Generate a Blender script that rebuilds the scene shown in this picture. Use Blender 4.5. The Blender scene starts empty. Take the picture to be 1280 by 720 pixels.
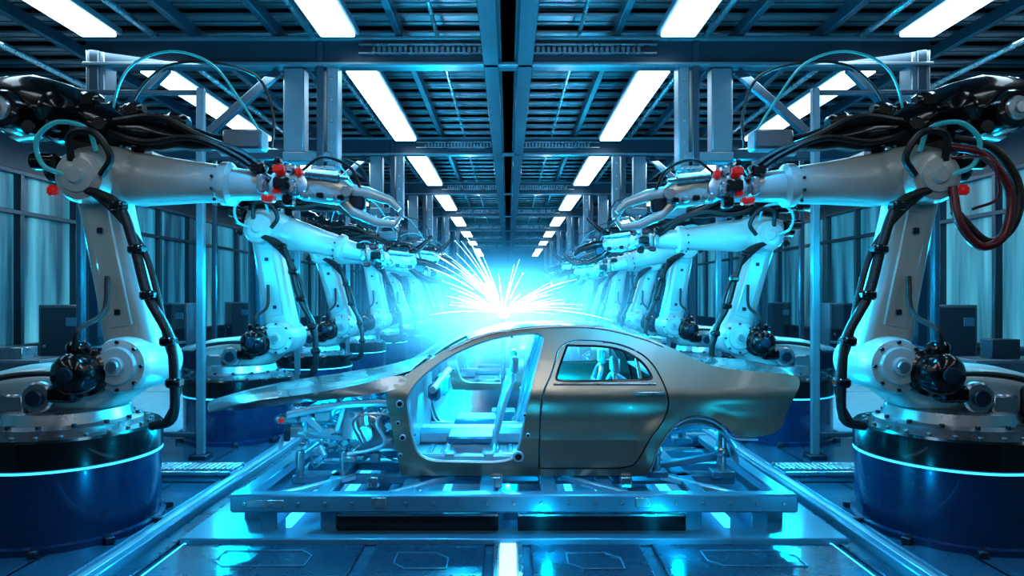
import bpy, bmesh, math, random
from mathutils import Vector, Matrix, geometry
random.seed(7)
scene = bpy.context.scene
COL = scene.collection
V = Vector

# ------------------------------------------------------------------ materials
def mat(name, col, metal=0.0, rough=0.4, emit=None, es=0.0, var=0.12, nscale=6.0, bump=0.0, coat=0.0, spec=0.5, stretch=(1,1,1)):
    m = bpy.data.materials.new(name); m.use_nodes = True
    nt = m.node_tree; b = nt.nodes['Principled BSDF']
    tc = nt.nodes.new('ShaderNodeTexCoord'); mp = nt.nodes.new('ShaderNodeMapping')
    mp.inputs['Scale'].default_value = stretch
    nz = nt.nodes.new('ShaderNodeTexNoise'); nz.inputs['Scale'].default_value = nscale; nz.inputs['Detail'].default_value = 4
    nt.links.new(tc.outputs['Object'], mp.inputs[0]); nt.links.new(mp.outputs[0], nz.inputs['Vector'])
    mx = nt.nodes.new('ShaderNodeMix'); mx.data_type = 'RGBA'
    mx.inputs[6].default_value = (*[c*(1-var) for c in col], 1); mx.inputs[7].default_value = (*[min(1, c*(1+var)) for c in col], 1)
    nt.links.new(nz.outputs['Fac'], mx.inputs[0]); nt.links.new(mx.outputs[2], b.inputs['Base Color'])
    mr = nt.nodes.new('ShaderNodeMapRange'); mr.inputs['To Min'].default_value = max(0.02, rough*0.8); mr.inputs['To Max'].default_value = min(1, rough*1.2)
    nt.links.new(nz.outputs['Fac'], mr.inputs[0]); nt.links.new(mr.outputs[0], b.inputs['Roughness'])
    b.inputs['Metallic'].default_value = metal
    b.inputs['Coat Weight'].default_value = coat
    b.inputs['Specular IOR Level'].default_value = spec
    if emit:
        b.inputs['Emission Color'].default_value = (*emit, 1); b.inputs['Emission Strength'].default_value = es
    if bump:
        bp = nt.nodes.new('ShaderNodeBump'); bp.inputs['Strength'].default_value = bump; bp.inputs['Distance'].default_value = 0.02
        nt.links.new(nz.outputs['Fac'], bp.inputs['Height']); nt.links.new(bp.outputs[0], b.inputs['Normal'])
    return m

WHITE = mat('robot_paint', (.37,.40,.40), 0.15, .30, coat=.35)
BLACK = mat('black_machine', (.006,.006,.008), .3, .2, coat=.5)
RUB = mat('black_rubber', (.008,.008,.010), 0, .45, bump=.3, nscale=40)
STEEL = mat('steel', (.38,.42,.46), .9, .28)
DSTEEL = mat('dark_steel', (.03,.045,.07), .7, .35)
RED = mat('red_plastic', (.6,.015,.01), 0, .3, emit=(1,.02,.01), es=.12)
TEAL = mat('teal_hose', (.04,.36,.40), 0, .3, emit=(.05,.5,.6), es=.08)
DRED = mat('dark_red_hose', (.10,.006,.010), 0, .35)
CYAN_GLOW = mat('cyan_glow', (.1,.6,.9), 0, .3, emit=(.05,.50,1.0), es=1.6)  # cyan emission put into ring, rail edge and plinth strips
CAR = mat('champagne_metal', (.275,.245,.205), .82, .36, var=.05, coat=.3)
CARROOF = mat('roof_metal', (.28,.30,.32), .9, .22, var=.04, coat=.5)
BARE = mat('galvanized_sheet', (.36,.49,.57), .6, .32)
SKID = mat('skid_blue_steel', (.07,.20,.28), .4, .33)
BLUE = mat('pedestal_blue', (.004,.030,.085), .35, .28, coat=.4)
FLOORD = mat('plate_dark', (.016,.055,.09), .4, .28)
FRAME = mat('gantry_paint', (.04,.058,.08), .5, .34)
FRAME2 = mat('gantry_light', (.12,.15,.18), .4, .36)
CEILM = mat('ceiling_paint', (.012,.015,.022), .2, .5)
SLAT = mat('ceiling_slat', (.19,.205,.235), .75, .33)
LIGHTM = mat('light_panel', (.8,.9,1), 0, .4, emit=(.78,.92,1.0), es=4.6)

# ------------------------------------------------------------------ builder
class MB:
    def __init__(s): s.bm = bmesh.new(); s.mats = []
    def mi(s, m):
        if m not in s.mats: s.mats.append(m)
        return s.mats.index(m)
    def add(s, t, m, smooth=True):
        i = s.mi(m)
        for f in t.faces: f.material_index = i; f.smooth = smooth
        me = bpy.data.meshes.new('t'); t.to_mesh(me); t.free(); s.bm.from_mesh(me); bpy.data.meshes.remove(me)
    def box(s, c, size, m, rot=None, bev=.01):
        t = bmesh.new(); bmesh.ops.create_cube(t, size=1)
        bmesh.ops.scale(t, vec=size, verts=t.verts)
        if bev: 
            bv = min(bev, min(size)*.3)
            bmesh.ops.bevel(t, geom=t.edges[:], offset=bv, segments=1, affect='EDGES')
        M = Matrix.Translation(c)
        if rot is not None: M = M @ (rot if isinstance(rot, Matrix) else Matrix.Rotation(rot[0], 4, rot[1]))
        bmesh.ops.transform(t, matrix=M, verts=t.verts); s.add(t, m, False)
    def beam(s, a, b, w, h, m, bev=.01):
        a, b = V(a), V(b); d = b-a
        q = d.to_track_quat('X', 'Z').to_matrix().to_4x4()
        s.box((a+b)/2, (d.length, w, h), m, q, bev)
    def lathe(s, prof, o, ax, m, seg=28, smooth=True):
        q = V(ax).to_track_quat('Z', 'Y').to_matrix().to_4x4(); M = Matrix.Translation(o) @ q
        t = bmesh.new(); rings = []
        for r, h in prof:
            rings.append([t.verts.new(M @ V((max(r,1e-4)*math.cos(2*math.pi*k/seg), max(r,1e-4)*math.sin(2*math.pi*k/seg), h))) for k in range(seg)])
        for a, b in zip(rings, rings[1:]):
            for k in range(seg): t.faces.new((a[k], a[(k+1)%seg], b[(k+1)%seg], b[k]))
        if prof[0][0] > 1e-3: t.faces.new(rings[0][::-1])
        if prof[-1][0] > 1e-3: t.faces.new(rings[-1])
        s.add(t, m, smooth)
    def cyl(s, a, b, r, m, r2=None, seg=20, bev=.12):
        a, b = V(a), V(b); L = (b-a).length; r2 = r if r2 is None else r2
        e = min(bev*min(r, r2), L*.2)
        s.lathe([(r-e,0),(r,e),(r2,L-e),(r2-e,L)], a, (b-a), m, seg)
    def sph(s, c, r, m, sc=(1,1,1), seg=16):
        t = bmesh.new(); bmesh.ops.create_uvsphere(t, u_segments=seg, v_segments=seg//2+2, radius=r)
        bmesh.ops.scale(t, vec=sc, verts=t.verts); bmesh.ops.translate(t, vec=c, verts=t.verts); s.add(t, m)
    def sweep(s, pts, radii, m, seg=10, n=2.0, up=(0,1,0)):
        pts = [V(p) for p in pts]; t = bmesh.new(); rings = []; up = V(up)
        for i, p in enumerate(pts):
            d = (pts[min(i+1, len(pts)-1)] - pts[max(i-1, 0)]).normalized()
            u0 = up if abs(d.dot(up)) < .95 else V((1,0,0))
            sd = d.cross(u0).normalized(); uu = sd.cross(d).normalized()
            r = radii[i] if isinstance(radii, list) else radii
            if not isinstance(r, tuple): r = (r, r)
            ring = []
            for k in range(seg):
                a = 2*math.pi*k/seg; c, q = math.cos(a), math.sin(a)
                ring.append(t.verts.new(p + sd*r[0]*math.copysign(abs(c)**(2/n), c) + uu*r[1]*math.copysign(abs(q)**(2/n), q)))
            rings.append(ring)
        for a, b in zip(rings, rings[1:]):
            for k in range(seg): t.faces.new((a[k], a[(k+1)%seg], b[(k+1)%seg], b[k]))
        t.faces.new(rings[0][::-1]); t.faces.new(rings[-1])
        bmesh.ops.recalc_face_normals(t, faces=t.faces)
        s.add(t, m)
    def tube(s, pts, r, m, seg=8, sub=6):
        s.sweep(catmull(pts, sub), r, m, seg)
    def mesh(s, name):
        me = bpy.data.meshes.new(name); s.bm.to_mesh(me); s.bm.free()
        for m in s.mats: me.materials.append(m)
        try: me.set_sharp_from_angle(angle=math.radians(42))
        except Exception: pass
        return me

def catmull(pts, sub=6):
    P = [V(p) for p in pts]; P = [P[0]*2-P[1]] + P + [P[-1]*2-P[-2]]; out = []
    for i in range(1, len(P)-2):
        for k in range(sub):
            t = k/sub; a, b, c, d = P[i-1:i+3]
            out.append(.5*((2*b)+(c-a)*t+(2*a-5*b+4*c-d)*t*t+(3*b-a-3*c+d)*t**3))
    out.append(P[-2]); return out

def obj(name, data, parent=None, loc=(0,0,0), scale=(1,1,1), rotz=0):
    o = bpy.data.objects.new(name, data); COL.objects.link(o); o.location = loc; o.scale = scale; o.rotation_euler[2] = rotz
    if parent: o.parent = parent
    return o
def empty(name, loc=(0,0,0), scale=(1,1,1), rotz=0):
    o = obj(name, None, None, loc, scale, rotz); o.empty_display_size = .2; return o

# ------------------------------------------------------------------ robot
def robot_meshes(el, wr, red=False, detail=True):
    sh = V((.65,0,.55)); el = V(el); wr = V(wr); out = {}
    b = MB()   # base
    b.lathe([(.60,0),(.60,.05),(.52,.07),(.50,.16),(.46,.18)], (0,0,0), (0,0,1), STEEL, 32)
    for k in range(14):
        a = k*math.tau/14; b.cyl((.55*math.cos(a), .55*math.sin(a), .05), (.55*math.cos(a), .55*math.sin(a), .085), .022, DSTEEL, seg=6)
    b.sweep([(-.95,0,.20),(-.7,0,.24),(-.3,0,.29),(.1,0,.32),(.4,0,.40),(.62,0,.50)], [(.14,.20),(.19,.27),(.24,.34),(.25,.36),(.24,.33),(.18,.28)], WHITE, 24, 3.2)
    b.box((-.55,-.30,.25), (.34,.16,.26), DSTEEL, bev=.03); b.box((-.2,-.36,.22), (.22,.10,.2), STEEL, bev=.02)
    b.box((-.85,-.05,.16), (.3,.4,.28), WHITE, bev=.03)
    b.box((-.9,-.28,.32),(.2,.04,.14), BLACK)
    b.cyl((.05,-.38,.3),(.05,-.46,.3),.13,STEEL); b.cyl((.05,-.46,.3),(.05,-.5,.3),.07,DSTEEL)
    b.tube([(-.5,-.35,.35),(-.3,-.48,.45),(.0,-.5,.5),(.25,-.45,.5)], .025, RUB)
    out['base'] = b
    b = MB()   # shoulder
    b.lathe([(.16,-.36),(.22,-.34),(.24,-.28),(.24,.28),(.2,.33)], sh, (0,1,0), WHITE, 32)
    b.lathe([(.0,-.42),(.07,-.42),(.08,-.39),(.15,-.385),(.17,-.35),(.17,-.3)], sh, (0,1,0), WHITE, 28)
    b.lathe([(.0,-.44),(.045,-.44),(.055,-.42),(.055,-.4)], sh, (0,1,0), STEEL, 20)
    for k in range(8):
        a = k*math.tau/8; p = sh+V((.200*math.cos(a),-.345,.200*math.sin(a))); b.cyl(p, p+V((0,-.025,0)), .016, DSTEEL, seg=6)
    p = sh+V((-.26,0,-.05))
    b.lathe([(.05,-.62),(.13,-.60),(.17,-.55),(.17,-.40),(.20,-.38),(.21,-.2),(.21,.2)], p, (0,1,0), BLACK, 24)
    b.box(p+V((-.02,-.42,.19)), (.16,.14,.14), BLACK, bev=.03)
    b.box(p+V((-.14,-.40,-.17)), (.24,.16,.14), BLACK, bev=.03)
    b.lathe([(.0,-.645),(.06,-.64),(.07,-.60)], p, (0,1,0), DSTEEL, 16)
    b.tube([p+V((0,-.5,.2)), p+V((.05,-.52,.36)), p+V((.12,-.3,.5)), p+V((.1,-.22,.8))], .022, RUB)
    out['shoulder'] = b
    b = MB()   # lower arm
    d = el-sh
    fr = [-.02,.05,.12,.3,.55,.78,.9,.97,1.02]; rr = [(.17,.13),(.22,.18),(.225,.18),(.215,.17),(.205,.165),(.20,.16),(.205,.16),(.20,.16),(.16,.13)]
    b.sweep([sh+d*f for f in fr], rr, WHITE, 28, 3.4)
    b.beam(sh+d*.2+V((0,-.17,0)), sh+d*.82+V((0,-.155,0)), .03, .20, WHITE, bev=.012)
    for f in (.28,.72): b.box(sh+d*f+V((0,-.19,0)), (.05,.02,.05), DSTEEL)
    out['lower_arm'] = b
    b = MB()   # elbow
    b.lathe([(.14,-.34),(.2,-.32),(.225,-.26),(.225,.26),(.18,.31)], el, (0,1,0), WHITE, 32)
    b.lathe([(.0,-.39),(.06,-.39),(.08,-.36),(.14,-.355),(.15,-.3)], el, (0,1,0), WHITE, 24)
    ud = (wr-el).normalized(); un = V((-ud.z,0,ud.x))
    b.sweep([el-ud*.28+un*.1, el-ud*.15+un*.1, el+un*.08, el+ud*.2+un*.05, el+ud*.32+un*.04], [(.13,.14),(.19,.2),(.25,.22),(.25,.22),(.22,.2)], WHITE, 24, 2.8)
    b.cyl(el-ud*.2+un*.1, el-ud*.46+un*.1, .13, BLACK, .11)
    b.cyl(el-ud*.3+un*.14+V((0,-.16,0)), el-ud*.5+un*.14+V((0,-.16,0)), .075, BLACK)
    b.box(el-ud*.26-un*.12+V((0,-.25,0)), (.09,.08,.09), RED if detail else BLACK, bev=.03)
    out['elbow'] = b
    b = MB()   # upper arm
    L = (wr-el).length
    fr = [.16,.22,.30,.5,.66,.68,.72,.74,.88,.92]; rr = [.22,.235,.22,.185,.165,.19,.19,.145,.125,.11]
    b.sweep([el+(wr-el)*f+un*.04*(1-f) for f in fr], [(r,r*.95) for r in rr], WHITE, 28, 2.4)
    b.cyl(el+ud*L*.9, el+ud*L*.97, .10, STEEL)
    for k in range(10):
        a = k*math.tau/10; q = el+ud*L*.66+un*.172*math.cos(a)+V((0,.172*math.sin(a),0)); b.cyl(q, q-ud*.02, .014, DSTEEL, seg=6)
    out['upper_arm'] = b
    b = MB()   # wrist + tool
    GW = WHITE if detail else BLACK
    b.cyl(wr-ud*.08, wr+ud*.06, .12, WHITE); b.cyl(wr+ud*.06, wr+ud*.1, .13, STEEL)
    b.lathe([(.07,-.16),(.10,-.15),(.10,.15),(.07,.16)], wr+ud*.17, (0,1,0), BARE, 24)
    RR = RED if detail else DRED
    for i, (dx, dz, sx, sz, mm) in enumerate([(.02,.13,.10,.07,RR),(.13,.13,.08,.08,STEEL),(-.06,-.13,.10,.06,RR),(.1,-.14,.09,.09,BLACK),(.2,.10,.05,.08,RR),(.26,-.1,.07,.07,STEEL),(-.16,.14,.12,.08,BLACK),(.02,.20,.05,.05,BLACK),(.06,.0,.14,.10,BLACK),(.0,-.06,.05,.05,RR),(-.12,.0,.07,.16,STEEL),(.16,-.03,.06,.12,STEEL)]):
        b.box(wr+V((dx, -.12-.02*(i%3), dz)), (sx,.12,sz), mm, bev=.015)
    q = wr+ud*.2
    b.sweep([q, q+V((.16,0,.0)), q+V((.34,0,-.04)), q+V((.42,0,-.06))], [(.12,.10),(.14,.12),(.12,.10),(.07,.08)], WHITE, 16, 3.2)
    b.cyl(q+V((.05,-.12,.10)), q+V((.34,-.12,.07)), .045, STEEL); b.cyl(q+V((.34,-.12,.07)), q+V((.42,-.12,.06)), .02, STEEL)
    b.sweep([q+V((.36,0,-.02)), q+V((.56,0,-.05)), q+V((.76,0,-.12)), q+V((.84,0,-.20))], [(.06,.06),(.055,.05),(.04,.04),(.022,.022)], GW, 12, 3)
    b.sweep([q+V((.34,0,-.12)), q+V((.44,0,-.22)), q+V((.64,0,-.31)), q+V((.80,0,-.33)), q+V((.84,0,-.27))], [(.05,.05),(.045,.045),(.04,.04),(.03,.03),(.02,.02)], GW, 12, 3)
    b.cyl(q+V((.39,-.10,-.05)), q+V((.39,.10,-.05)), .05, STEEL)
    b.box(q+V((.46,0,-.13)), (.16,.08,.14), DSTEEL, bev=.02)
    for k in range(4): b.box(q+V((.08+.09*k,-.11,-.08-.01*k)), (.06,.06,.05), BLACK if k%2 else STEEL)
    b.tube([q+V((.0,-.1,.12)), q+V((.2,-.14,.24)), q+V((.42,-.1,.16)), q+V((.5,-.05,.0))], .014, RUB)
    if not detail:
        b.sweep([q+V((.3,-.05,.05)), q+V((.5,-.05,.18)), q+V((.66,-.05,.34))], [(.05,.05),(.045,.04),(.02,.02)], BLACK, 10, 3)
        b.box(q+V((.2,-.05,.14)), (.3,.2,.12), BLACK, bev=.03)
    out['weld_gun'] = b
    b = MB()   # black dress pack above the upper arm
    c = el
    b.sweep(catmull([c+V((-.90,0,.60)), c+V((-.72,0,.64)), c+V((-.45,0,.64)), c+V((-.15,0,.53)), c+V((.25,0,.45)), c+V((.7,0,.39)), c+V((1.15,0,.33))], 3),
            [(.17,.18)]*2+[(.28,.24)]*4+[(.26,.22)]*3+[(.20,.18)]*3+[(.14,.14)]*3+[(.10,.1)]*2+[(.07,.07)]*2, BLACK, 18, 2.6)
    b.lathe([(.08,-.34),(.15,-.33),(.17,-.3),(.18,-.1),(.18,.1)], c+V((-.66,0,.56)), (0,1,0), BLACK, 24)
    b.lathe([(.0,-.39),(.045,-.39),(.05,-.37),(.095,-.365),(.105,-.345),(.105,-.3)], c+V((-.66,0,.56)), (0,1,0), STEEL, 24)
    b.lathe([(.05,-.36),(.12,-.33),(.13,-.1),(.13,.1)], c+V((-.22,0,.58)), (0,1,0), BLACK, 20)
    for k in range(9):
        x = -.80+k*.19; z = .80-.18*max(0,k-2)/4-.03*(k%2)
        b.box(c+V((x, -.08+.06*(k%2), min(z,.80)-.02)), (.17,.16,.14), BLACK, rot=(.3*(k%3-1),'Y'), bev=.03)
    for k in range(4): b.cyl(c+V((-.45+.2*k,-.2,.42+.03*(k%2))), c+V((-.45+.2*k,-.29,.42+.03*(k%2))), .06, BLACK)
    b.beam(c+V((.35,0,.2)), c+V((.35,0,.46)), .14,.12, BLACK); b.beam(c+V((-.1,0,.15)), c+V((-.15,0,.5)), .2,.2, BLACK)
    b.box(c+V((1.28,-.02,.36)), (.34,.2,.17), FRAME2, bev=.02); b.cyl(c+V((1.05,0,.3)), c+V((1.15,0,.3)), .07, STEEL)
    b.tube([c+V((.2,-.15,.5)), c+V((.6,-.2,.52)), c+V((.95,-.18,.36)), c+V((1.3,-.15,.22)), c+V((1.5,-.12,.08))], .032, RUB)
    b.tube([c+V((.1,-.18,.42)), c+V((.5,-.24,.30)), c+V((.9,-.22,.34)), c+V((1.25,-.16,.2)), c+V((1.52,-.1,.0))], .028, RUB)
    out['dress_pack'] = b
    b = MB()   # hoses
    b.tube([c+V((.02,-.3,-.1)), c+V((.35,-.36,-.25)), c+V((.5,-.38,-.6)), c+V((.62,-.4,-1.0)), c+V((.80,-.4,-1.35)), c+V((.84,-.4,-1.7)), c+V((.80,-.35,-2.02)), c+V((.6,-.3,-2.1))], .040, RUB, 10)
    b.tube([c+V((-.02,-.3,-.05)), c+V((.30,-.33,-.30)), c+V((.55,-.34,-.62)), c+V((.68,-.36,-1.0)), c+V((.76,-.36,-1.4)), c+V((.86,-.36,-1.75)), c+V((.74,-.35,-2.05)), c+V((.6,-.28,-2.1))], .026, RUB, 8)
    for p in ((.36,-.37,-.26),(.52,-.38,-.62),(.63,-.4,-1.0),(.79,-.4,-1.38),(.84,-.4,-1.72)): b.box(c+V(p), (.12,.12,.08), BLACK, bev=.02)
    b.tube([c+V((-.1,-.34,.0)), c+V((-.25,-.4,.08)), c+V((-.28,-.42,.28)), c+V((-.12,-.42,.42)), c+V((.1,-.38,.38)), c+V((.16,-.34,.2))], .02, TEAL)
    b.tube([c+V((-.05,-.34,.12)), c+V((-.02,-.4,.32)), c+V((.18,-.42,.34)), c+V((.3,-.38,.15)), c+V((.2,-.34,0))], .030, RUB)
    b.tube([c+V((.2,-.05,.3)), c+V((.16,-.1,.62)), c+V((.3,-.1,.98)), c+V((.65,-.1,1.12)), c+V((1.0,-.08,1.02)), c+V((1.25,-.06,.7)), c+V((1.42,-.05,.42))], .012, TEAL)
    b.tube([c+V((.25,.05,.3)), c+V((.24,.05,.7)), c+V((.5,.05,1.02)), c+V((.9,.05,1.08)), c+V((1.35,.05,.95)), c+V((1.5,.04,.6)), c+V((1.5,.0,.3))], .013, RUB)
    if red:
        b.tube([c+V((-.1,-.3,.25)), c+V((-.32,-.42,.15)), c+V((-.5,-.46,-.15)), c+V((-.46,-.46,-.5)), c+V((-.28,-.44,-.6)), c+V((-.12,-.42,-.4)), c+V((-.1,-.36,-.1))], .036, DRED, 10)
        b.tube([c+V((-.15,-.3,.32)), c+V((-.42,-.40,.2)), c+V((-.6,-.42,-.1)), c+V((-.56,-.42,-.42)), c+V((-.36,-.4,-.56)), c+V((-.1,-.38,-.3))], .036, RUB, 10)
        b.tube([c+V((-.1,-.3,.15)), c+V((-.3,-.5,.1)), c+V((-.38,-.5,-.2)), c+V((-.2,-.45,-.3))], .012, DRED)
    out['hoses'] = b
    return {k: v.mesh(k) for k, v in out.items()}

RV = [robot_meshes((.31,0,2.14), (1.90,0,2.10)),
      robot_meshes((.31,0,2.14), (1.90,0,2.08), red=True),
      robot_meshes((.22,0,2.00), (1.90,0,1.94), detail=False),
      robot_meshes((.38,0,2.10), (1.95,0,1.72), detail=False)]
def pedestal_mesh():
    b = MB()
    b.lathe([(.78,0),(.78,.05),(.745,.06),(.745,.62)], (0,0,0), (0,0,1), BLUE, 56)
    b.lathe([(.752,.62),(.758,.622),(.758,.638),(.752,.64)], (0,0,0), (0,0,1), CYAN_GLOW, 56)  # soft cyan highlight on the drum, painted as a glowing ring
    b.lathe([(.75,.64),(.76,.65),(.76,.86),(.74,.88)], (0,0,0), (0,0,1), BLACK, 56)
    for k in range(24):
        a = k*math.tau/24; b.cyl((.66*math.cos(a), .66*math.sin(a), .88), (.66*math.cos(a), .66*math.sin(a), .90), .02, STEEL, seg=6)
    for k in range(10):
        a = k*math.tau/10; b.box((.80*math.cos(a), .80*math.sin(a), .03), (.1,.07,.06), DSTEEL, rot=(a,'Z'))
    return b.mesh('robot_pedestal')
PED = pedestal_mesh()
YS = [5.9, 9.7, 13.4, 17.1, 20.8, 24.5, 28.2, 31.9]
for i, y in enumerate(YS):
    for sgn in (-1, 1):
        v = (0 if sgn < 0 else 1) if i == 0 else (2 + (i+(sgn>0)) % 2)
        X = sgn*3.9
        obj('robot_pedestal', PED, None, (X, y, 0))
        e = empty('industrial_robot_arm', (X, y, .88), (-sgn, 1, 1))
        for k, me in RV[v].items(): obj(k, me, e)

# ------------------------------------------------------------------ car body
S = 141.4
def D(u, v): return ((u-665)/S, (597-v)/S)
def D3(u, v, y):
    x, z = D(u, v); return V((x, y, z))
def chaikin(p, it=2):
    for _ in range(it):
        q = []
        for a, b in zip(p, p[1:]+p[:1]):
            q.append((a[0]*.75+b[0]*.25, a[1]*.75+b[1]*.25)); q.append((a[0]*.25+b[0]*.75, a[1]*.25+b[1]*.75))
        p = q
    return p
def inside(p, poly):
    c = False; x, y = p; n = len(poly); j = n-1
    for i in range(n):
        xi, yi = poly[i]; xj, yj = poly[j]
        if (yi > y) != (yj > y) and x < (xj-xi)*(y-yi)/(yj-yi)+xi: c = not c
        j = i
    return c
def offset(poly, d):
    a = sum(x0*y1-x1*y0 for (x0,y0),(x1,y1) in zip(poly, poly[1:]+poly[:1])); sg = 1 if a > 0 else -1
    out = []; n = len(poly)
    for i in range(n):
        x0,y0 = poly[i-1]; x1,y1 = poly[(i+1)%n]; dx,dy = x1-x0,y1-y0; l = math.hypot(dx,dy) or 1
        out.append((poly[i][0]-sg*dy/l*d, poly[i][1]+sg*dx/l*d))
    return out
W = 1.82
def side_y(x, z):
    y = 0
    belt = (597-488)/S
    if z > belt: y += .42*(z-belt) + .12*(z-belt)**2
    else:
        t = (belt-z)/belt; y += .055*t*t - .020*math.exp(-((t-.12)/.10)**2) + .022*math.exp(-((t-.30)/.14)**2) - .018*math.exp(-((t-.86)/.12)**2)
    y += .20*max(0, (-x-1.3)/1.4)**2 + .13*max(0, (x-1.5)/1.1)**2
    ax, az = D(864, 575); r = math.hypot(x-ax, z-az); y -= .025*math.exp(-((r-.42)/.06)**2)
    return y
def panel(mb, outer, holes, m, step=6, dy=0.0, th=.022, yf=side_y):
    pts = list(outer); edges = [(i, (i+1) % len(outer)) for i in range(len(outer))]
    for h in holes:
        o = len(pts); pts += h; edges += [(o+i, o+(i+1) % len(h)) for i in range(len(h))]
    us = [p[0] for p in outer]; vs = [p[1] for p in outer]; bnd = list(pts)
    u = min(us)+step/2
    while u < max(us):
        v = min(vs)+step/2
        while v < max(vs):
            if inside((u,v), outer) and not any(inside((u,v), h) for h in holes) and all((u-a)**2+(v-b)**2 > (step*.45)**2 for a, b in bnd): pts.append((u,v))
            v += step
        u += step
    r = geometry.delaunay_2d_cdt([V(p) for p in pts], edges, [], 0, 1e-4)
    P = [D(*p) for p in r[0]]
    t = bmesh.new()
    A = [t.verts.new((x, yf(x,z)+dy, z)) for x, z in P]; B = [t.verts.new((x, yf(x,z)+dy+th, z)) for x, z in P]
    cnt = {}
    for f in r[2]:
        cu = sum(r[0][i][0] for i in f)/len(f); cv = sum(r[0][i][1] for i in f)/len(f)
        if inside((cu,cv), outer) and not any(inside((cu,cv), h) for h in holes):
            f = list(f)
            t.faces.new([A[i] for i in f]); t.faces.new([B[i] for i in f[::-1]])
            for a, b in zip(f, f[1:]+f[:1]): cnt[(a,b)] = 1
    for a, b in list(cnt):
        if (b,a) not in cnt: t.faces.new([A[b], A[a], B[a], B[b]])
    bmesh.ops.delete(t, geom=[v for v in t.verts if not v.link_faces], context='VERTS')
    bmesh.ops.recalc_face_normals(t, faces=t.faces)
    mb.add(t, m)
def loop_tube(mb, poly, r, m, dy):
    pts = [D(*p) for p in poly]; P = [V((x, side_y(x,z)+dy, z)) for x, z in pts]; P.append(P[0]); P.append(P[1])
    mb.sweep(P, r, m, 8)

OUT = chaikin([(500,597),(494,560),(487,525),(482,500),(488,484),(512,466),(545,444),(590,423),(640,412),(700,408),(755,410),(805,420),(842,435),(872,451),(900,461),(940,466),(990,470),(1006,472),(1008,482),(996,498),(990,518),(980,542),(950,549),(920,547),(904,530),(884,520),(862,520),(842,532),(826,554),(816,580),(808,597),(808,597),(500,597)], 2)
FAP = chaikin([(524,578),(512,545),(508,508),(510,490),(528,469),(560,446),(600,429),(640,420),(684,418),(678,440),(666,480),(657,525),(650,562),(640,580),(580,580)], 2)
RDO = chaikin([(702,426),(690,468),(676,492),(674,540),(673,588),(673,588),(730,588),(788,588),(800,575),(812,550),(830,528),(838,508),(832,480),(818,452),(796,437),(765,428)], 2)
RWI = chaikin([(711,434),(711,434),(695,472),(697,478),(760,477),(814,476),(817,472),(806,454),(790,443),(765,435)], 2)
def car_meshes():
    out = {}
    b = MB()
    panel(b, OUT, [FAP, RDO], CAR)
    loop_tube(b, offset(FAP, 0), .016, BARE, .03)
    loop_tube(b, offset(FAP, -4), .012, BARE, .09)
    loop_tube(b, offset(RDO, 0), .012, DSTEEL, .035)
    for u, v, r in ((500,505,.035),(497,530,.02),(503,548,.03),(500,570,.018),(648,572,.05),(660,545,.02),(656,520,.015)):
        x, z = D(u, v); y = side_y(x, z); b.cyl((x,y-.012,z), (x,y+.03,z), r, BARE, seg=16); b.cyl((x,y-.02,z), (x,y,z), r*.6, BLACK, seg=16)
    x0, z0 = D(506,590); x1, _ = D(806,590)
    b.box(((x0+x1)/2, .10, z0), (x1-x0, .12, .06), CAR, bev=.02); b.box(((x0+x1)/2, .14, z0+.08), (x1-x0, .08, .10), BARE, bev=.02)
    P = [D(u, v) for u, v in ((692,420),(684,445),(674,480),(667,520),(662,560),(658,582))]
    b.sweep([(x, side_y(x,z)+.05, z) for x, z in P], [(.05,.02),(.055,.02),(.07,.02),(.08,.02),(.10,.02),(.12,.02)], BARE, 10, 4)
    P = [D(u, v) for u, v in ((560,440),(600,423),(640,415),(700,410.5),(755,412.5),(805,424),(835,435))]
    b.sweep(catmull([(x, side_y(x,z)-.004, z) for x, z in P], 4), (.008,.008), STEEL, 8)
    P = [D(u, v) for u, v in ((814,590),(824,562),(842,536),(862,524),(884,524),(902,533),(918,548),(950,551))]
    b.sweep(catmull([(x, side_y(x,z)+.03, z-.008) for x, z in P], 4), (.012,.03), BARE, 8)
    out['body_side'] = b
    b = MB()
    panel(b, offset(RDO, 2.2), [RWI], CAR, dy=-.012, th=.05)
    loop_tube(b, RWI, .011, BLACK, -.008)
    xs, zs = D(798,440); xe, ze = D(802,475); b.beam((xs, side_y(xs,zs)+.01, zs), (xe, side_y(xe,ze)+.01, ze), .03, .022, CAR, bev=.004)
    x, z = D(812,492); b.sweep(catmull([(x-.14, side_y(x,z)-.01, z),(x-.1, side_y(x,z)-.045, z+.004),(x, side_y(x,z)-.05, z+.006),(x+.09, side_y(x,z)-.045, z+.004),(x+.13, side_y(x,z)-.01, z)], 3), (.014,.012), STEEL, 8)
    P = []
    for u in range(692, 826, 8):
        x, z = D(u, 481); P.append((x, side_y(x,z)-.016, z))
    b.sweep(P, (.010,.008), STEEL, 8)
    out['rear_door'] = b
    b = MB()
    FR = chaikin([(242,522),(280,511),(320,503),(380,494),(440,484),(500,468),(512,478),(490,490),(420,499),(345,509),(290,518)], 2)
    panel(b, FR, [], CARROOF)
    out['fender_rail'] = b
    return {k: v.mesh(k) for k, v in out.items()}
def interp(tab, u):
    n = len(tab)
    if u <= tab[0][0]: return tab[0][1]
    for i in range(n-1):
        a, va = tab[i]; b, vb = tab[i+1]
        if u <= b:
            h = b-a; t = (u-a)/h
            m0 = (vb-tab[i-1][1])/(b-tab[i-1][0]) if i > 0 else (vb-va)/h
            m1 = (tab[i+2][1]-va)/(tab[i+2][0]-a) if i+2 < n else (vb-va)/h
            return (2*t**3-3*t*t+1)*va+(t**3-2*t*t+t)*h*m0+(-2*t**3+3*t*t)*vb+(t**3-t*t)*h*m1
    return tab[-1][1]
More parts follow.
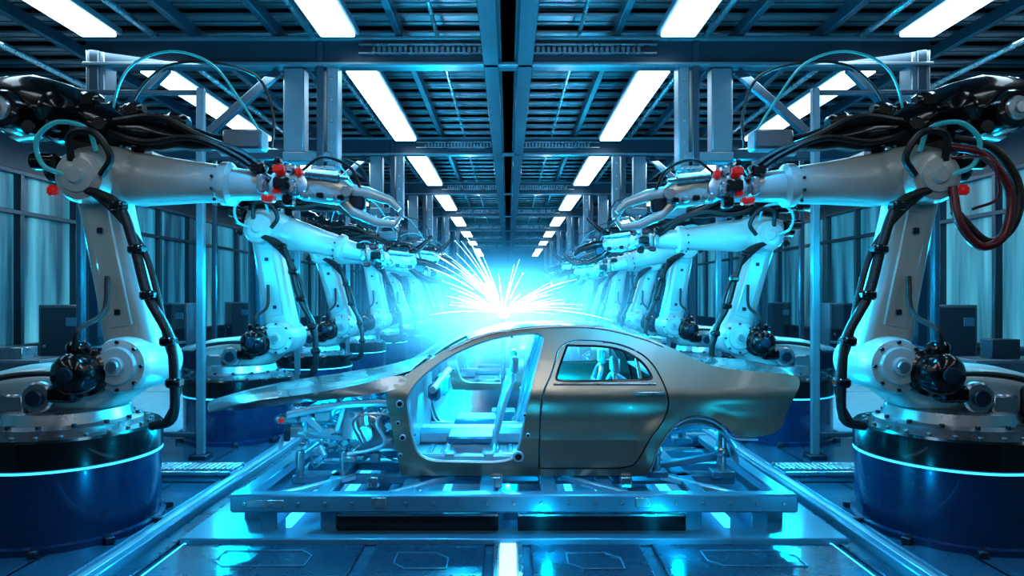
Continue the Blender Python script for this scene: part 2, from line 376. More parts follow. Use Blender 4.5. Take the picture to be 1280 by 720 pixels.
def skin_surf(mb, tab, u0, u1, crown, m, n=30, k=24, bulge0=0, bulge1=0, th=.02, ridge=0):
    t = bmesh.new(); G = []; H = []
    for i in range(n+1):
        r = []; h = []
        for j in range(k+1):
            s = j/k; q = 1-(2*s-1)**2; f = i/n
            u = u0+(u1-u0)*f; x, z = D(u, interp(tab, u)); ye = side_y(x, z)
            xx = x-bulge0*q*(1-f)+bulge1*q*f; y = ye+(W-2*ye)*s; zz = z+crown*(1-abs(2*s-1)**2.6)
            zz += ridge*math.exp(-((abs(2*s-1)-.62)/.09)**2)*min(1, 2*f)
            r.append(t.verts.new((xx,y,zz))); h.append(t.verts.new((xx,y,zz-th)))
        G.append(r); H.append(h)
    for i in range(n):
        for j in range(k):
            t.faces.new((G[i][j],G[i+1][j],G[i+1][j+1],G[i][j+1])); t.faces.new((H[i][j],H[i][j+1],H[i+1][j+1],H[i+1][j]))
    for i in range(n):
        t.faces.new((G[i][0],H[i][0],H[i+1][0],G[i+1][0])); t.faces.new((G[i][k],G[i+1][k],H[i+1][k],H[i][k]))
    for j in range(k):
        t.faces.new((G[0][j],G[0][j+1],H[0][j+1],H[0][j])); t.faces.new((G[n][j],H[n][j],H[n][j+1],G[n][j+1]))
    bmesh.ops.recalc_face_normals(t, faces=t.faces); mb.add(t, m)
ROOF = [(545,445),(590,424),(640,413),(700,409),(755,411),(805,421),(845,437)]
HOODT = [(242,522),(280,511),(320,503),(380,494),(440,484),(480,474),(515,464)]
DECK = [(866,448),(900,461),(940,466),(990,470),(1004,472),(1012,480)]
def shell_meshes():
    out = {}
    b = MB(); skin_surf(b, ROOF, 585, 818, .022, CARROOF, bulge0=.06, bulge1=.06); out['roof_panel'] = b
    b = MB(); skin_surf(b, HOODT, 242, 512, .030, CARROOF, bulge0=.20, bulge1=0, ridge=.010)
    x, z = D(515,472); b.sweep([(x+.05, .1+(W-.2)*q/8, z+.03) for q in range(9)], (.06,.02), CARROOF, 10, 3, up=(0,0,1))
    out['hood'] = b
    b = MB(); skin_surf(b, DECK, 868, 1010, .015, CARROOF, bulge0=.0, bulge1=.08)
    x, z = D(994,508); b.box((x+.0, W/2, z), (.05, W*.72, .28), CAR, bev=.02); out['trunk_lid'] = b
    b = MB()   # floor pan & interior structure
    x0, z0 = D(505,588)
    b.box(((x0+D(810,0)[0])/2, W/2, .10), (D(810,0)[0]-x0, W-.2, .03), BARE)
    b.box(((x0+D(810,0)[0])/2, W/2, .19), (D(810,0)[0]-x0, .28, .18), BARE, bev=.05)
    for u in (560,610,690,760):
        b.box((D(u,0)[0], W/2, .15), (.12, W-.2, .10), BARE, bev=.02)
    for u in range(530, 800, 18):
        b.box((D(u,0)[0], W*.3, .12), (.05, .4, .03), SKID); b.box((D(u,0)[0], W*.7, .12), (.05, .4, .03), SKID)
    x, _ = D(508,0); b.box((x, W/2, .46), (.04, W-.12, .66), BARE, bev=.02)
    b.cyl((x+.22, .08, .76), (x+.22, W-.08, .76), .035, BARE)
    b.box((x+.2, W*.3, .69), (.12,.3,.16), SKID, bev=.03); b.box((x+.2, W*.65, .67), (.14,.4,.2), SKID, bev=.03)
    x, _ = D(815,0); b.box((x, W/2, .45), (.04, W-.3, .62), SKID, rot=(-.2,'Y'), bev=.02)
    x, _ = D(860,0); b.box((x, W/2, .86), (.5, W-.36, .03), BARE)
    for u in (640,700,770):
        xx, zz = D(u, interp(ROOF,u)); ye = side_y(xx,zz)
        b.sweep([(xx, ye+(W-2*ye)*s, zz-.05+.022*(1-abs(2*s-1)**2.6)) for s in [q/8 for q in range(9)]], (.04,.015), BARE, 8, 3)
    for yy in (.46, W-.46):
        for xu in (600, 735):
            x, _ = D(xu,0)
            b.tube([(x+.12,yy-.22,.25),(x+.20,yy-.21,.55),(x+.28,yy-.17,.80),(x+.30,yy,.86),(x+.28,yy+.17,.80),(x+.20,yy+.21,.55),(x+.12,yy+.22,.25)], .024, BARE)
            for zz in (.4,.55,.7): b.cyl((x+.12+.2*(zz-.25)*1.2,yy-.2,zz),(x+.12+.2*(zz-.25)*1.2,yy+.2,zz), .012, BARE, seg=8)
            b.box((x-.1, yy, .27), (.44,.42,.07), SKID, bev=.03); b.box((x-.1, yy, .18), (.36,.36,.12), BARE, bev=.02)
            b.box((x+.31, yy, .95), (.07,.24,.15), BARE, bev=.03)
    for yy in (.18, W-.18):
        x, z = D(870,575)
        t = []
        for k in range(15):
            a = math.pi*k/14; t.append((x+.40*math.cos(a), yy, z+.36*math.sin(a)-.05))
        b.sweep(t, (.012,.14), BARE, 8, 4)
    b.box((D(915,0)[0], W/2, .40), (.85, W-.5, .05), BARE); b.box((D(976,0)[0], W/2, .42), (.08, W-.36, .12), BARE, bev=.02)
    out['floor_pan'] = b
    b = MB()   # front end structure
    for s, yy in ((1,.22),(-1,W-.22)):
        P = [D(500,565),(D(470,560)),(D(430,552)),(D(390,549)),(D(352,547))]
        b.sweep([(x, yy+.05*s, z) for x, z in P], (.055,.045), BARE, 10, 4)
        P = [D(500,508),D(470,506),D(430,508),D(390,514),D(355,522)]
        b.sweep([(x, yy-.12*s, z) for x, z in P], (.035,.03), BARE, 10, 4)
        x, z = D(440,519); b.lathe([(.17,-.24),(.15,-.05),(.14,0),(.09,.03),(.05,.035)], (x, yy+.06*s, z), (0,0,1), BARE, 24)
        b.beam(D3(415,545,yy-.05*s), D3(425,511,yy-.05*s), .05,.05, BARE); b.beam(D3(455,550,yy-.05*s), D3(452,509,yy-.05*s), .05,.05, BARE)
        b.beam(D3(398,545,yy-.08*s), D3(370,518,yy-.08*s), .03,.06, BARE)
        x, z = D(352,529); b.box((x, yy-.02*s, z), (.22,.16,.08), STEEL, bev=.03); b.cyl((x-.04, yy-.10*s, z), (x-.04, yy-.12*s, z), .025, RED)
        b.tube([D3(480,514,yy-.14*s),D3(470,530,yy-.18*s),D3(480,555,yy-.16*s),D3(462,566,yy-.12*s),D3(430,572,yy-.1*s)], .018, BARE)
        b.tube([D3(490,522,yy-.14*s),D3(462,518,yy-.2*s),D3(440,530,yy-.18*s),D3(452,560,yy-.16*s)], .012, STEEL)
        b.lathe([(.15,-.04),(.17,-.03),(.17,.03),(.15,.04)], (D3(452,547,yy-.02*s)), (0,1,0), STEEL, 28)
        b.lathe([(.07,-.08),(.08,-.07),(.08,.06)], (D3(452,547,yy-.02*s)), (0,1,0), BARE, 20)
    P = [(D(336,546)[0]+.12*(2*s-1)**2, .12+(W-.24)*s, D(0,549)[1]) for s in [q/10 for q in range(11)]]
    b.sweep(P, (.03,.05), DSTEEL, 10, 4, up=(0,0,1))
    P = [(D(326,556)[0]+.14*(2*s-1)**2, .10+(W-.2)*s, D(0,562)[1]) for s in [q/10 for q in range(11)]]
    b.sweep(P, (.02,.025), BARE, 10, 4, up=(0,0,1))
    xx = D(372,0)[0]
    b.beam((xx,.15,.54),(xx,W-.15,.54),.06,.05,BARE); b.beam((xx,.2,.22),(xx,W-.2,.22),.06,.05,BARE)
    for yy in (.25,W/2,W-.25): b.beam((xx,yy,.22),(xx,yy,.54),.05,.05,BARE)
    rng = random.Random(3)
    for k in range(170):
        u = rng.uniform(370, 494); v = rng.uniform(516, 580); y = rng.uniform(.12, W-.15)
        c = D3(u, v, y); q = rng.random()
        if q < .45: b.box(c, (rng.uniform(.04,.14), rng.uniform(.04,.14), rng.uniform(.03,.1)), rng.choice([BARE,BARE,STEEL,SKID]), rot=(rng.uniform(-.6,.6),'Y'), bev=.012)
        elif q < .7: b.cyl(c, c+V((rng.uniform(-.1,.1), rng.uniform(-.1,.02), rng.uniform(-.1,.1))), rng.uniform(.015,.045), rng.choice([BARE,STEEL]), seg=12)
        else: b.tube([c, c+V((rng.uniform(-.15,.15),-.03,rng.uniform(-.1,.05))), c+V((rng.uniform(-.2,.2),.05,rng.uniform(-.15,.05))), c+V((rng.uniform(-.3,.3),.1,rng.uniform(-.15,.05)))], .010, rng.choice([BARE,STEEL]), seg=6, sub=4)
    out['front_structure'] = b
    return {k: v.mesh(k) for k, v in out.items()}
SM = car_meshes(); HM = shell_meshes()
def car_at(y, full=True):
    e = empty('car_body_shell', (.212, y, .412))
    for k, me in SM.items():
        if not full and k != 'body_side': continue
        obj(k, me, e); obj(k+'_far', me, e, (0, W, 0), (1,-1,1))
    for k, me in HM.items():
        if full or k in ('floor_pan',): obj(k, me, e)
car_at(5.9); car_at(11.4, False)

# ------------------------------------------------------------------ skid / conveyor
def skid_mesh():
    b = MB()
    X0, X1 = -2.27, 2.37; Y0, Y1 = 0, 2.4
    for y in (Y0, Y1): b.beam((X0,y,.318),(X1,y,.318), .12,.150, SKID, .015)
    for y in (.62, 1.1, 1.6): b.beam((X0+.3,y,.34),(X1-.3,y,.34), .09,.08, SKID)
    for x in (-2.2,-1.55,-.85,-.18,.35,.85,1.6,2.3): b.beam((x,Y0,.335),(x,Y1,.335), .14,.09, SKID, .015)
    for x in (-1.9,-1.0,1.0,1.9): b.beam((x,Y0+.05,.36),(x+(.5 if x<0 else -.5),.6,.36), .06,.05, BARE)
    k = -2.15
    while k < 2.3:
        b.cyl((k,-.06,.32),(k,-.075,.32),.014,STEEL,seg=6); k += .22
    b.box((-1.98,-.063,.32),(.3,.01,.06),STEEL); b.box((1.1,-.063,.33),(.12,.012,.08),STEEL); b.box((-1.05,-.063,.33),(.12,.012,.08),STEEL)
    for x in (-1.2,-.1,1.05):
        for y in (.45, 2.2): b.box((x,y,.36),(.10,.08,.10),STEEL)
    for x in (1.35,1.95):
        for y in (.6,2.0):
            b.cyl((x,y,.36),(x,y,.80 if x>1.5 else .62),.045,STEEL); b.box((x,y,.40),(.2,.16,.06),SKID); b.sph((x,y,.6),.06,STEEL)
    for y in (.7,1.9): b.beam((1.2,y,.40),(2.1,y,.56),.06,.06,SKID)
    for x in (-1.9,-1.5):
        for y in (.6,2.0): b.cyl((x,y,.36),(x,y,.60),.04,STEEL)
    return b.mesh('skid')
obj('car_carrier_skid', skid_mesh(), None, (0,5.5,0))
def plinth():
    b = MB()
    for x0, x1 in ((-1.42,-.08),(.08,1.48)):
        b.box(((x0+x1)/2,-.02,.115),(x1-x0,.10,.17),BLACK,bev=.01)
        b.box(((x0+x1)/2,-.07,.20),(x1-x0,.06,.025),STEEL,bev=.005)
    for x in (-2.0,-1.5,1.55,2.1): b.box((x,.1,.12),(.14,.3,.24),SKID)
    for x in (-2.2,2.3,-1.2,1.2,0):
        b.box((x,1.3,.12),(.2,2.2,.24),SKID)
    b.box((0.05,1.2,.03),(5.4,2.9,.06),SKID)
    for s in (-1,1):
        for x in (.6,.9,1.55,1.85): b.box((s*x,1.2,.10),(.05,2.4,.10),CYAN_GLOW)
    return b.mesh('p')
obj('conveyor_plinth', plinth(), None, (0,5.62,0))
def chain():
    b = MB()
    b.box((0,0,.05),(1.5,.34,.10),SKID); b.box((0,-.19,.10),(1.5,.03,.05),STEEL); b.box((0,.19,.10),(1.5,.03,.05),STEEL)
    for k in range(26):
        b.cyl((-.72+k*.058,-.12,.12),(-.72+k*.058,.12,.12),.022,STEEL,seg=10)
    return b.mesh('c')
CH = chain()
for s in (-1,1):
    for x, y in ((3.75,7.4),(3.75,11.3)): obj('roller_conveyor', CH, None, (s*x, y, 0))

# ------------------------------------------------------------------ floor
def floor_material():
    m = bpy.data.materials.new('factory_floor'); m.use_nodes = True; nt = m.node_tree; b = nt.nodes['Principled BSDF']
    tc = nt.nodes.new('ShaderNodeTexCoord')
    br = nt.nodes.new('ShaderNodeTexBrick'); br.inputs['Scale'].default_value = 1.0; br.offset = 0
    br.inputs['Brick Width'].default_value = 1.2; br.inputs['Row Height'].default_value = .9; br.inputs['Mortar Size'].default_value = .012
    br.inputs['Color1'].default_value = (.03,.10,.15,1); br.inputs['Color2'].default_value = (.022,.075,.12,1); br.inputs['Mortar'].default_value = (.002,.004,.008,1)
    nz = nt.nodes.new('ShaderNodeTexNoise'); nz.inputs['Scale'].default_value = 2; nz.inputs['Detail'].default_value = 3
    mr = nt.nodes.new('ShaderNodeMapRange'); mr.inputs['To Min'].default_value = .12; mr.inputs['To Max'].default_value = .2
    nt.links.new(tc.outputs['Object'], br.inputs['Vector']); nt.links.new(tc.outputs['Object'], nz.inputs['Vector'])
    nt.links.new(br.outputs['Color'], b.inputs['Base Color']); nt.links.new(nz.outputs['Fac'], mr.inputs[0]); nt.links.new(mr.outputs[0], b.inputs['Roughness'])
    bp = nt.nodes.new('ShaderNodeBump'); bp.inputs['Strength'].default_value = .4; bp.inputs['Distance'].default_value = .01; bp.invert = True
    nt.links.new(br.outputs['Fac'], bp.inputs['Height']); nt.links.new(bp.outputs[0], b.inputs['Normal'])
    b.inputs['Metallic'].default_value = .2; return m
b = MB(); b.box((0,20,-.1),(30,90,.2), floor_material(), bev=0); obj('floor', b.mesh('floor'))
b = MB()
for s in (-1,1):
    for x0,x1,y0,y1 in ((.18,1.05,4.55,5.35),(1.15,2.6,4.7,5.35),(.18,.9,3.4,4.45),(1.0,2.6,3.4,4.6)):
        b.box((s*(x0+x1)/2,(y0+y1)/2,.012),(x1-x0,y1-y0,.024),FLOORD,bev=.008)
    for x0,x1,y0,y1 in ((.45,.85,4.85,5.15),(1.5,2.2,4.9,5.2)):
        cx, cy, w, h = s*(x0+x1)/2,(y0+y1)/2,x1-x0,y1-y0
        P = [(cx-w/2,cy+h/2),(cx+w/2-.1,cy+h/2),(cx+w/2,cy+h/2-.1),(cx+w/2,cy-h/2),(cx-w/2+.1,cy-h/2),(cx-w/2,cy-h/2+.1)]
        for a, q in zip(P, P[1:]+P[:1]): b.beam((*a,.028),(*q,.028),.010,.010,SKID,bev=0)
obj('floor_plates', b.mesh('fp'))
def rail():
    b = MB(); b.box((0,0,.05),(.16,60,.10),SKID); b.box((0,0,.106),(.05,60,.012),BARE,bev=.003); b.box((.16,0,.015),(.14,60,.03),FLOORD); b.box((.30,0,.012),(.022,60,.024),CYAN_GLOW,bev=.003); b.box((-.22,0,.012),(.03,60,.024),SKID); return b.mesh('r')  # lit rail edge is painted in with a glowing cyan strip
R_ = rail()
for s in (-1,1): obj('floor_guide_rail', R_, None, (s*2.9,33,0), (-s,1,1))
b = MB(); b.box((0,0,.012),(.13,2.3,.024),mat('strip_white',(.8,.9,1),0,.4,emit=(.35,.75,1),es=1.2),bev=.004)  # white-blue emissive strip along the floor centre
for s in (-1,1): b.box((s*.09,0,.016),(.04,2.3,.032),STEEL,bev=.006)
obj('floor_white_strip', b.mesh('fl'), None, (0.0,4.3,0))

# ------------------------------------------------------------------ ceiling, gantries, lights
b = MB(); b.box((0,20,7.0),(30,90,.2),CEILM,bev=0); obj('ceiling', b.mesh('ceiling'))
b = MB()
b.box((0,30,5.55),(.22,70,.45),CEILM,bev=.02); b.box((-.24,30,5.30),(.22,70,.05),FRAME,bev=.01); b.box((.24,30,5.30),(.22,70,.05),FRAME,bev=.01)
b.box((0,30,5.34),(.26,70,.03),CEILM,bev=.0); b.box((0,30,5.78),(.7,70,.04),CEILM,bev=.01)
obj('ceiling_beam', b.mesh('cb'))
b = MB(); b.box((0,0,0),(.10,70,.18),FRAME); B1 = b.mesh('x')
for x in (-1.55,1.55,-3.3,3.3,-4.5,4.5,-6.6,6.6,-9,9): obj('ceiling_purlin', B1, None, (x,30,5.80))
b = MB()
for k in range(190):
    y = .5+k*.3
    b.box((0,y,6.0+.04*(k%2)),(22,.24 if k%5 else .30,.05),SLAT,rot=(.18,'X'),bev=.01)
obj('ceiling_slats', b.mesh('sl'))
b = MB()
for x in (-2.75,-1.0,1.0,2.8,-5.0,5.0,-7.4,7.4): b.cyl((x,-3,5.70),(x,60,5.70),.05 if abs(x)>1.1 else .03,STEEL,seg=10)
obj('ceiling_pipes', b.mesh('pp'))
b = MB(); b.box((0,0,.0),(.46,4.5,.05),LIGHTM,bev=.01); b.box((0,0,.06),(.56,4.6,.08),FRAME2,bev=.01); LM = b.mesh('cl')
for k in range(-2, 9):
    for x in (-2.27,2.27,-5.45,5.45,-8.8,8.8): obj('ceiling_light', LM, None, (x, 6.65+5.9*k, 5.5))
def gantry():
    b = MB()
    b.box((0,0,5.48),(12.0,.28,.36),FRAME,bev=.02)
    b.box((0,-.16,5.66),(12.0,.10,.05),FRAME2); b.box((0,-.16,5.30),(12.0,.10,.05),FRAME2)
    k = -1.9
    while k <= 1.9: b.box((k,-.15,5.50),(.045,.05,.09),STEEL,bev=.005); k += .075
    b.box((0,-.20,5.56),(4.2,.05,.02),STEEL,bev=0); b.box((0,-.20,5.44),(4.2,.05,.02),STEEL,bev=0)
    for s in (-1,1):
        b.box((s*2.5,0,4.75),(.16,.26,1.8),FRAME2,bev=.015); b.box((s*2.66,0,4.75),(.10,.34,1.8),FRAME,bev=.01)
        b.box((s*3.05,0,4.6),(.30,.24,1.35),FRAME2,bev=.02); b.box((s*2.85,0,4.0),(.7,.3,.14),FRAME2,bev=.015)
        b.box((s*2.62,0,3.84),(.34,.34,.06),STEEL)
        b.beam((s*3.3,0,5.25),(s*4.5,0,4.2),.1,.12,FRAME); 
        b.box((s*5.85,0,2.75),(.28,.30,5.5),FRAME2,bev=.02); b.box((s*5.85,-.17,2.75),(.14,.04,5.5),FRAME,bev=.01)
        b.box((s*5.85,0,.04),(.5,.5,.08),DSTEEL)
        b.beam((s*5.8,0,4.4),(s*4.9,0,5.3),.12,.12,FRAME)
        b.box((s*4.45,0,4.05),(2.6,.16,.14),FRAME,bev=.01)
        for z in (4.2,4.5,4.8,5.1): b.cyl((s*2.5,-.13,z),(s*2.5,-.15,z),.02,STEEL,seg=6)
    return b.mesh('g')
G = gantry()
for k in range(7): obj('gantry_frame', G, None, (0, 9.6+5.9*k, 0))
GL = bpy.data.materials.new('guard_glass'); GL.use_nodes = True; nt = GL.node_tree; nt.nodes.clear()
o_ = nt.nodes.new('ShaderNodeOutputMaterial'); tr = nt.nodes.new('ShaderNodeBsdfTransparent'); gs = nt.nodes.new('ShaderNodeBsdfGlossy'); mx = nt.nodes.new('ShaderNodeMixShader')
tr.inputs[0].default_value = (.66,.88,.95,1); gs.inputs['Roughness'].default_value = 0.0; mx.inputs[0].default_value = .08
nt.links.new(tr.outputs[0], mx.inputs[1]); nt.links.new(gs.outputs[0], mx.inputs[2]); nt.links.new(mx.outputs[0], o_.inputs[0])
def guard():
    b = MB()
    b.box((0,0,2.3),(.09,.09,4.6),FRAME2,bev=.01); b.box((0,0,.03),(.22,.22,.06),DSTEEL)
    b.box((-.75,0,4.55),(1.5,.06,.06),FRAME); b.box((-.75,0,.30),(1.5,.06,.06),FRAME)
    b.box((-.75,0,2.4),(1.42,.012,4.2),GL,bev=0); b.box((-1.5,0,2.3),(.07,.07,4.6),FRAME)
    return b.mesh('gp')
GP = guard()
for y in (8.3, 12.1, 15.9, 19.7, 23.4):
    for s in (-1,1): obj('guard_panel', GP, None, (s*3.82, y, 0), (-s,1,1))

# ------------------------------------------------------------------ walls
def window_mat():
    m = bpy.data.materials.new('window_glow'); m.use_nodes = True; nt = m.node_tree; b = nt.nodes['Principled BSDF']
    tc = nt.nodes.new('ShaderNodeTexCoord'); mp = nt.nodes.new('ShaderNodeMapping'); mp.inputs['Scale'].default_value = (1,1.3,.10)
    nz = nt.nodes.new('ShaderNodeTexNoise'); nz.inputs['Scale'].default_value = 1.6; nz.inputs['Detail'].default_value = 4
    cr = nt.nodes.new('ShaderNodeValToRGB'); cr.color_ramp.elements[0].position = .36; cr.color_ramp.elements[0].color = (.003,.025,.04,1)
    cr.color_ramp.elements[1].position = .78; cr.color_ramp.elements[1].color = (.08,.38,.50,1)
    nt.links.new(tc.outputs['Object'], mp.inputs[0]); nt.links.new(mp.outputs[0], nz.inputs['Vector']); nt.links.new(nz.outputs['Fac'], cr.inputs[0])
    nt.links.new(cr.outputs[0], b.inputs['Emission Color']); b.inputs['Emission Strength'].default_value = 1.3  # streaked emission paints the hall's glow and reflections into the panes
    b.inputs['Base Color'].default_value = (.01,.03,.05,1); b.inputs['Roughness'].default_value = .4; return m
WM = window_mat()
WALLM = mat('wall_paint', (.02,.03,.045), .1, .4)
for s, nm in ((-1,'wall_left'),(1,'wall_right')):
    b = MB(); X = s*11
    b.box((X+s*.2,25,.45),(.3,80,.9),WALLM,bev=0); b.box((X+s*.2,25,5.9),(.3,80,2.2),WALLM,bev=0)
    b.box((X+s*.3,25,3.4),(.1,80,6.8),WALLM,bev=0)
    obj(nm, b.mesh(nm))
    b = MB(); b.box((X+s*.1,25,2.85),(.05,78,3.9),WM,bev=0)
    for k in range(40): b.box((X,-13+k*2.0,2.85),(.18,.12 if k%3 else .3,3.95),FRAME,bev=.01)
    for z in (.9,3.9,4.8): b.box((X,25,z),(.2,78,.10),FRAME,bev=.01)
    obj('window_'+('1' if s<0 else '2'), b.mesh('w'))
b = MB(); b.box((0,62,3.4),(24,.3,7),mat('wall_back_paint',(.03,.12,.2),.1,.5),bev=0); obj('wall_back', b.mesh('wb'))
b = MB()
for k in range(12): b.box((0,61.7,.25+.4*k),(4.4,.1,.36),FRAME2,bev=.02)
for x in (-2.35,2.35): b.box((x,61.6,2.4),(.3,.3,4.9),FRAME)
b.box((0,61.6,4.95),(5.0,.3,.3),FRAME); obj('door_1', b.mesh('db'))

def cabinet():
    b = MB(); b.box((0,0,.95),(.9,.6,1.8),FRAME2,bev=.02); b.box((0,-.31,1.0),(.78,.02,1.6),FRAME,bev=.01); b.box((.25,-.33,1.5),(.22,.02,.18),SKID); b.cyl((-.3,-.32,1.0),(-.3,-.36,1.0),.03,STEEL); b.box((0,0,.03),(.8,.5,.06),DSTEEL)
    return b.mesh('cab')
CB = cabinet()
for s in (-1,1):
    for y in (14,18.5,23): obj('control_cabinet', CB, None, (s*9.2,y,0))
def bench():
    b = MB(); b.box((0,0,.9),(2.6,.8,.06),FRAME2)
    for x in (-1.2,1.2):
        for y in (-.3,.3): b.box((x,y,.44),(.07,.07,.88),DSTEEL)
    b.box((0,0,.3),(2.4,.6,.04),FRAME); b.box((-.6,0,1.1),(.5,.3,.34),FRAME); b.box((.5,0,1.03),(.7,.4,.2),STEEL)
    return b.mesh('bn')
BN = bench()
for s in (-1,1):
    for y in (11.8,16.2): obj('work_bench', BN, None, (s*9.3,y,0))
b = MB(); b.box((0,0,.01),(3.2,7,.02),mat('pale_floor_sheen', (.8,.85,.87), 0, .2),bev=0); AL = b.mesh('al')  # pale slab paints the bright reflections on the aisle floor
for s in (-1,1):
    for y in (10.5,17.6): obj('aisle_floor_sheen', AL, None, (s*6.5,y,0))

# ------------------------------------------------------------------ welding arc, sparks, halo and haze glow
WP = V((-.06, 8.6, 1.80))
ARC = mat('weld_arc', (1,1,1), 0, .5, emit=(.75,.95,1), es=60)
b = MB(); b.sph((0,0,0), .07, ARC); b.cyl((0,0,-.05),(0,.0,-1.25),.03,STEEL); b.box((0,0,-1.52),(.3,.3,.56),SKID)
obj('welding_arc', b.mesh('wa'), None, WP)
SPK = mat('spark_glow', (1,1,1), 0, .5, emit=(.40,.85,1), es=4.5)
b = MB(); rng = random.Random(21)
for k in range(84):
    a = rng.choice([rng.uniform(.05,.75), rng.uniform(math.pi-.95,math.pi-.05), rng.uniform(.3,math.pi-.3), rng.gauss(2.1,.15)]); L = rng.uniform(.3, .85) if k%4 else rng.uniform(.85,1.5); yy = rng.uniform(-.5,.3)
    d = V((math.cos(a), yy, abs(math.sin(a))*.85+.05)).normalized()
    s0 = rng.uniform(.05,.5)*L; P = []; R = []; w0 = rng.uniform(.003,.0075)
    for i in range(7):
        t = s0+(L-s0)*i/6; P.append(d*t+V((0,0,-.16*t*t))); R.append(w0*(1-i/6)+.001)
    b.sweep(P, R, SPK, 5)
    if k%3 == 0: b.sph(P[-1], rng.uniform(.006,.012), SPK, seg=6)
obj('welding_sparks', b.mesh('ws'), None, WP)
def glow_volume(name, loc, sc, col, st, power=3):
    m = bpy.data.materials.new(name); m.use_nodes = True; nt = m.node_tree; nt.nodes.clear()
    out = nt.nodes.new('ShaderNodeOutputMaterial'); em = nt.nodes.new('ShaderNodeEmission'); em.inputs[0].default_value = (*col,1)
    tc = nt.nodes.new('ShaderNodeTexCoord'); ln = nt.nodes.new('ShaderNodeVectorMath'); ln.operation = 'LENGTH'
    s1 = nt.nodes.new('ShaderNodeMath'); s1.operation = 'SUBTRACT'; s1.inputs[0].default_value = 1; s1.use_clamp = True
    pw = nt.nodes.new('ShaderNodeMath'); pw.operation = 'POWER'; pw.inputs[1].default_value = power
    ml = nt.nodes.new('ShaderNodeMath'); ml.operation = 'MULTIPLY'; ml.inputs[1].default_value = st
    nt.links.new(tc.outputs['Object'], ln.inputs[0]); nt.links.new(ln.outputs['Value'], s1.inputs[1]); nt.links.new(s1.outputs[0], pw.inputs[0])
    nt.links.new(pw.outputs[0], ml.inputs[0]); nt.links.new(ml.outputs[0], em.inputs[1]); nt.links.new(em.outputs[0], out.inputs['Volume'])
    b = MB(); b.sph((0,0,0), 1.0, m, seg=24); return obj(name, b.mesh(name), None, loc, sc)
glow_volume('weld_halo', WP, (2.7,1.3,1.2), (.08,.55,1.0), 14, 3.8)  # halo of the arc put in as an emissive, sideways-stretched ellipsoid
hz = bpy.data.materials.new('blue_haze_glow'); hz.use_nodes = True; nt = hz.node_tree; nt.nodes.clear()
o_ = nt.nodes.new('ShaderNodeOutputMaterial'); em = nt.nodes.new('ShaderNodeEmission'); em.inputs[0].default_value = (.03,.40,.85,1); em.inputs[1].default_value = .017
nt.links.new(em.outputs[0], o_.inputs['Volume'])
b = MB(); b.box((0,0,0),(9,48,3.5),hz,bev=0); obj('haze_glow', b.mesh('hz'), None, (0,36.5,1.9))  # emission-only box; the blue distance haze is put in as glow

# ------------------------------------------------------------------ lights
def light(name, kind, loc, col, e, target=None, size=.0, size_y=None, spot=None):
    l = bpy.data.lights.new(name, kind); l.color = col; l.energy = e
    if kind == 'AREA':
        l.size = size
        if size_y: l.shape = 'RECTANGLE'; l.size_y = size_y
    else: l.shadow_soft_size = size
    if spot: l.spot_size = spot; l.spot_blend = .6
    o = bpy.data.objects.new(name, l); COL.objects.link(o); o.location = loc
    if target is not None: o.rotation_euler = (V(target)-V(loc)).to_track_quat('-Z','Y').to_euler()
    return o
CY = (.0,.48,1.0); CY2 = (.0,.60,1.0)
light('weld_light','POINT',WP+V((0,-.1,.25)),(.08,.7,1),330)
for i, y in enumerate(YS[:7]):
    for s in (-1,1):
        light('bay_fill','POINT',(s*1.9,y+1.5,2.3),CY2,250)  # unseen cyan points added between rows to rim and tint robots
        if i < 3: light('outer_rim','POINT',(s*4.9,y+1.0,2.5),CY2,110)  # added unseen, gives robots a cyan rim from outside behind
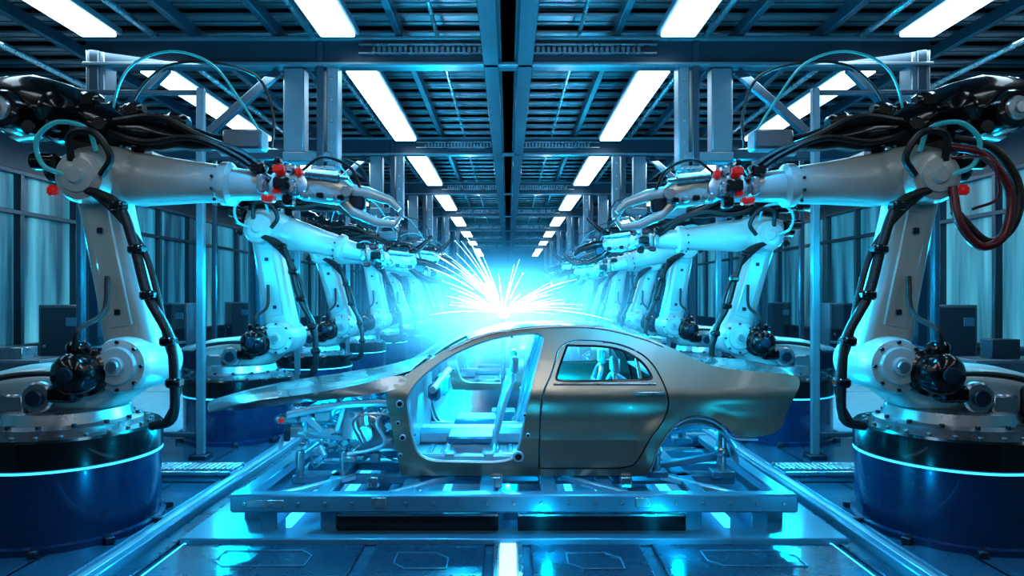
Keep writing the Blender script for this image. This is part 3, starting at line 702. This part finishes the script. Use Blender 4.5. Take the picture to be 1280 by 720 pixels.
for s in (-1,1):
    light('rail_fill','POINT',(s*2.75,6.7,.7),CY2,55)  # unseen point added to light the drum's inner side and lower arm
    light('rail_fill','POINT',(s*2.5,4.7,.35),CY2,12)
    light('arm_rim','POINT',(s*2.65,6.35,2.1),CY2,70)  # unseen points added behind the near arms for cyan edges
    light('arm_rim','POINT',(s*4.2,6.5,2.3),CY2,60)
    light('arm_rim','POINT',(s*2.7,6.4,3.75),CY2,35)
    light('gun_fill','POINT',(s*1.3,6.3,3.4),CY2,80)  # unseen point added to make the weld guns more cyan
    for k in (0,1,2):
        light('aisle_fill','AREA',(s*5.45,9.5+5.9*k,5.44),(.6,.88,1),90 if k == 0 else 260,(s*6.2,9.5+5.9*k,0),.46,4.4)  # extra panels added between fixtures to brighten the aisle floor
light('interior_fill','POINT',(-.45,6.75,1.25),CY2,75)  # unseen points added inside the shell for its cyan glow
light('interior_fill','POINT',(.6,6.8,1.3),CY2,40)
light('engine_bay_fill','POINT',(-1.75,6.6,1.0),CY2,34)  # unseen points added to light the front structure blue
light('engine_bay_fill','POINT',(-1.5,5.4,.75),CY2,16)
light('sill_fill','POINT',(.3,5.1,.12),CY2,11); light('sill_fill','POINT',(1.3,5.1,.12),CY2,11)  # unseen floor-level points added to light the sill cyan
light('arch_fill','POINT',(1.6,6.3,.75),CY2,14)  # unseen point added for cyan in the wheel arch
for x in (-1.6,0,1.6): light('under_fill','POINT',(x,6.45,.30),CY2,32)  # unseen points added below the car for the blue underglow
light('floor_wash','SPOT',(-2.0,4.6,5.0),CY,620,(-1.7,4.9,0),.15,spot=1.3)  # unseen spots added overhead to tint the floor blue
light('floor_wash','SPOT',(2.0,4.6,5.0),CY,620,(1.7,4.9,0),.15,spot=1.3)
light('overhead_key','AREA',(0,1.0,5.3),(1.0,.95,.88),80,(0,6.5,1.4),2.0)
for k in range(5):
    for s in (-1,1): light('ceiling_wash','POINT',(s*1.1,7+5.9*k,4.9),(.5,.7,1),30)  # unseen points added to brighten the ceiling like fixture spill
w = bpy.data.worlds.new('W'); scene.world = w; w.use_nodes = True
w.node_tree.nodes['Background'].inputs[0].default_value = (.01,.03,.07,1); w.node_tree.nodes['Background'].inputs[1].default_value = .3

cam = bpy.data.cameras.new('camera'); cam.sensor_width = 36; cam.lens = 834/1280*36; cam.shift_x = 5/1280; cam.shift_y = 12/1280
co = bpy.data.objects.new('camera', cam); COL.objects.link(co); co.location = (0,0,2.0); co.rotation_euler = (math.pi/2,0,0); scene.camera = co
scene.view_settings.view_transform = 'Standard'
try: scene.view_settings.look = 'Medium High Contrast'
except Exception: pass
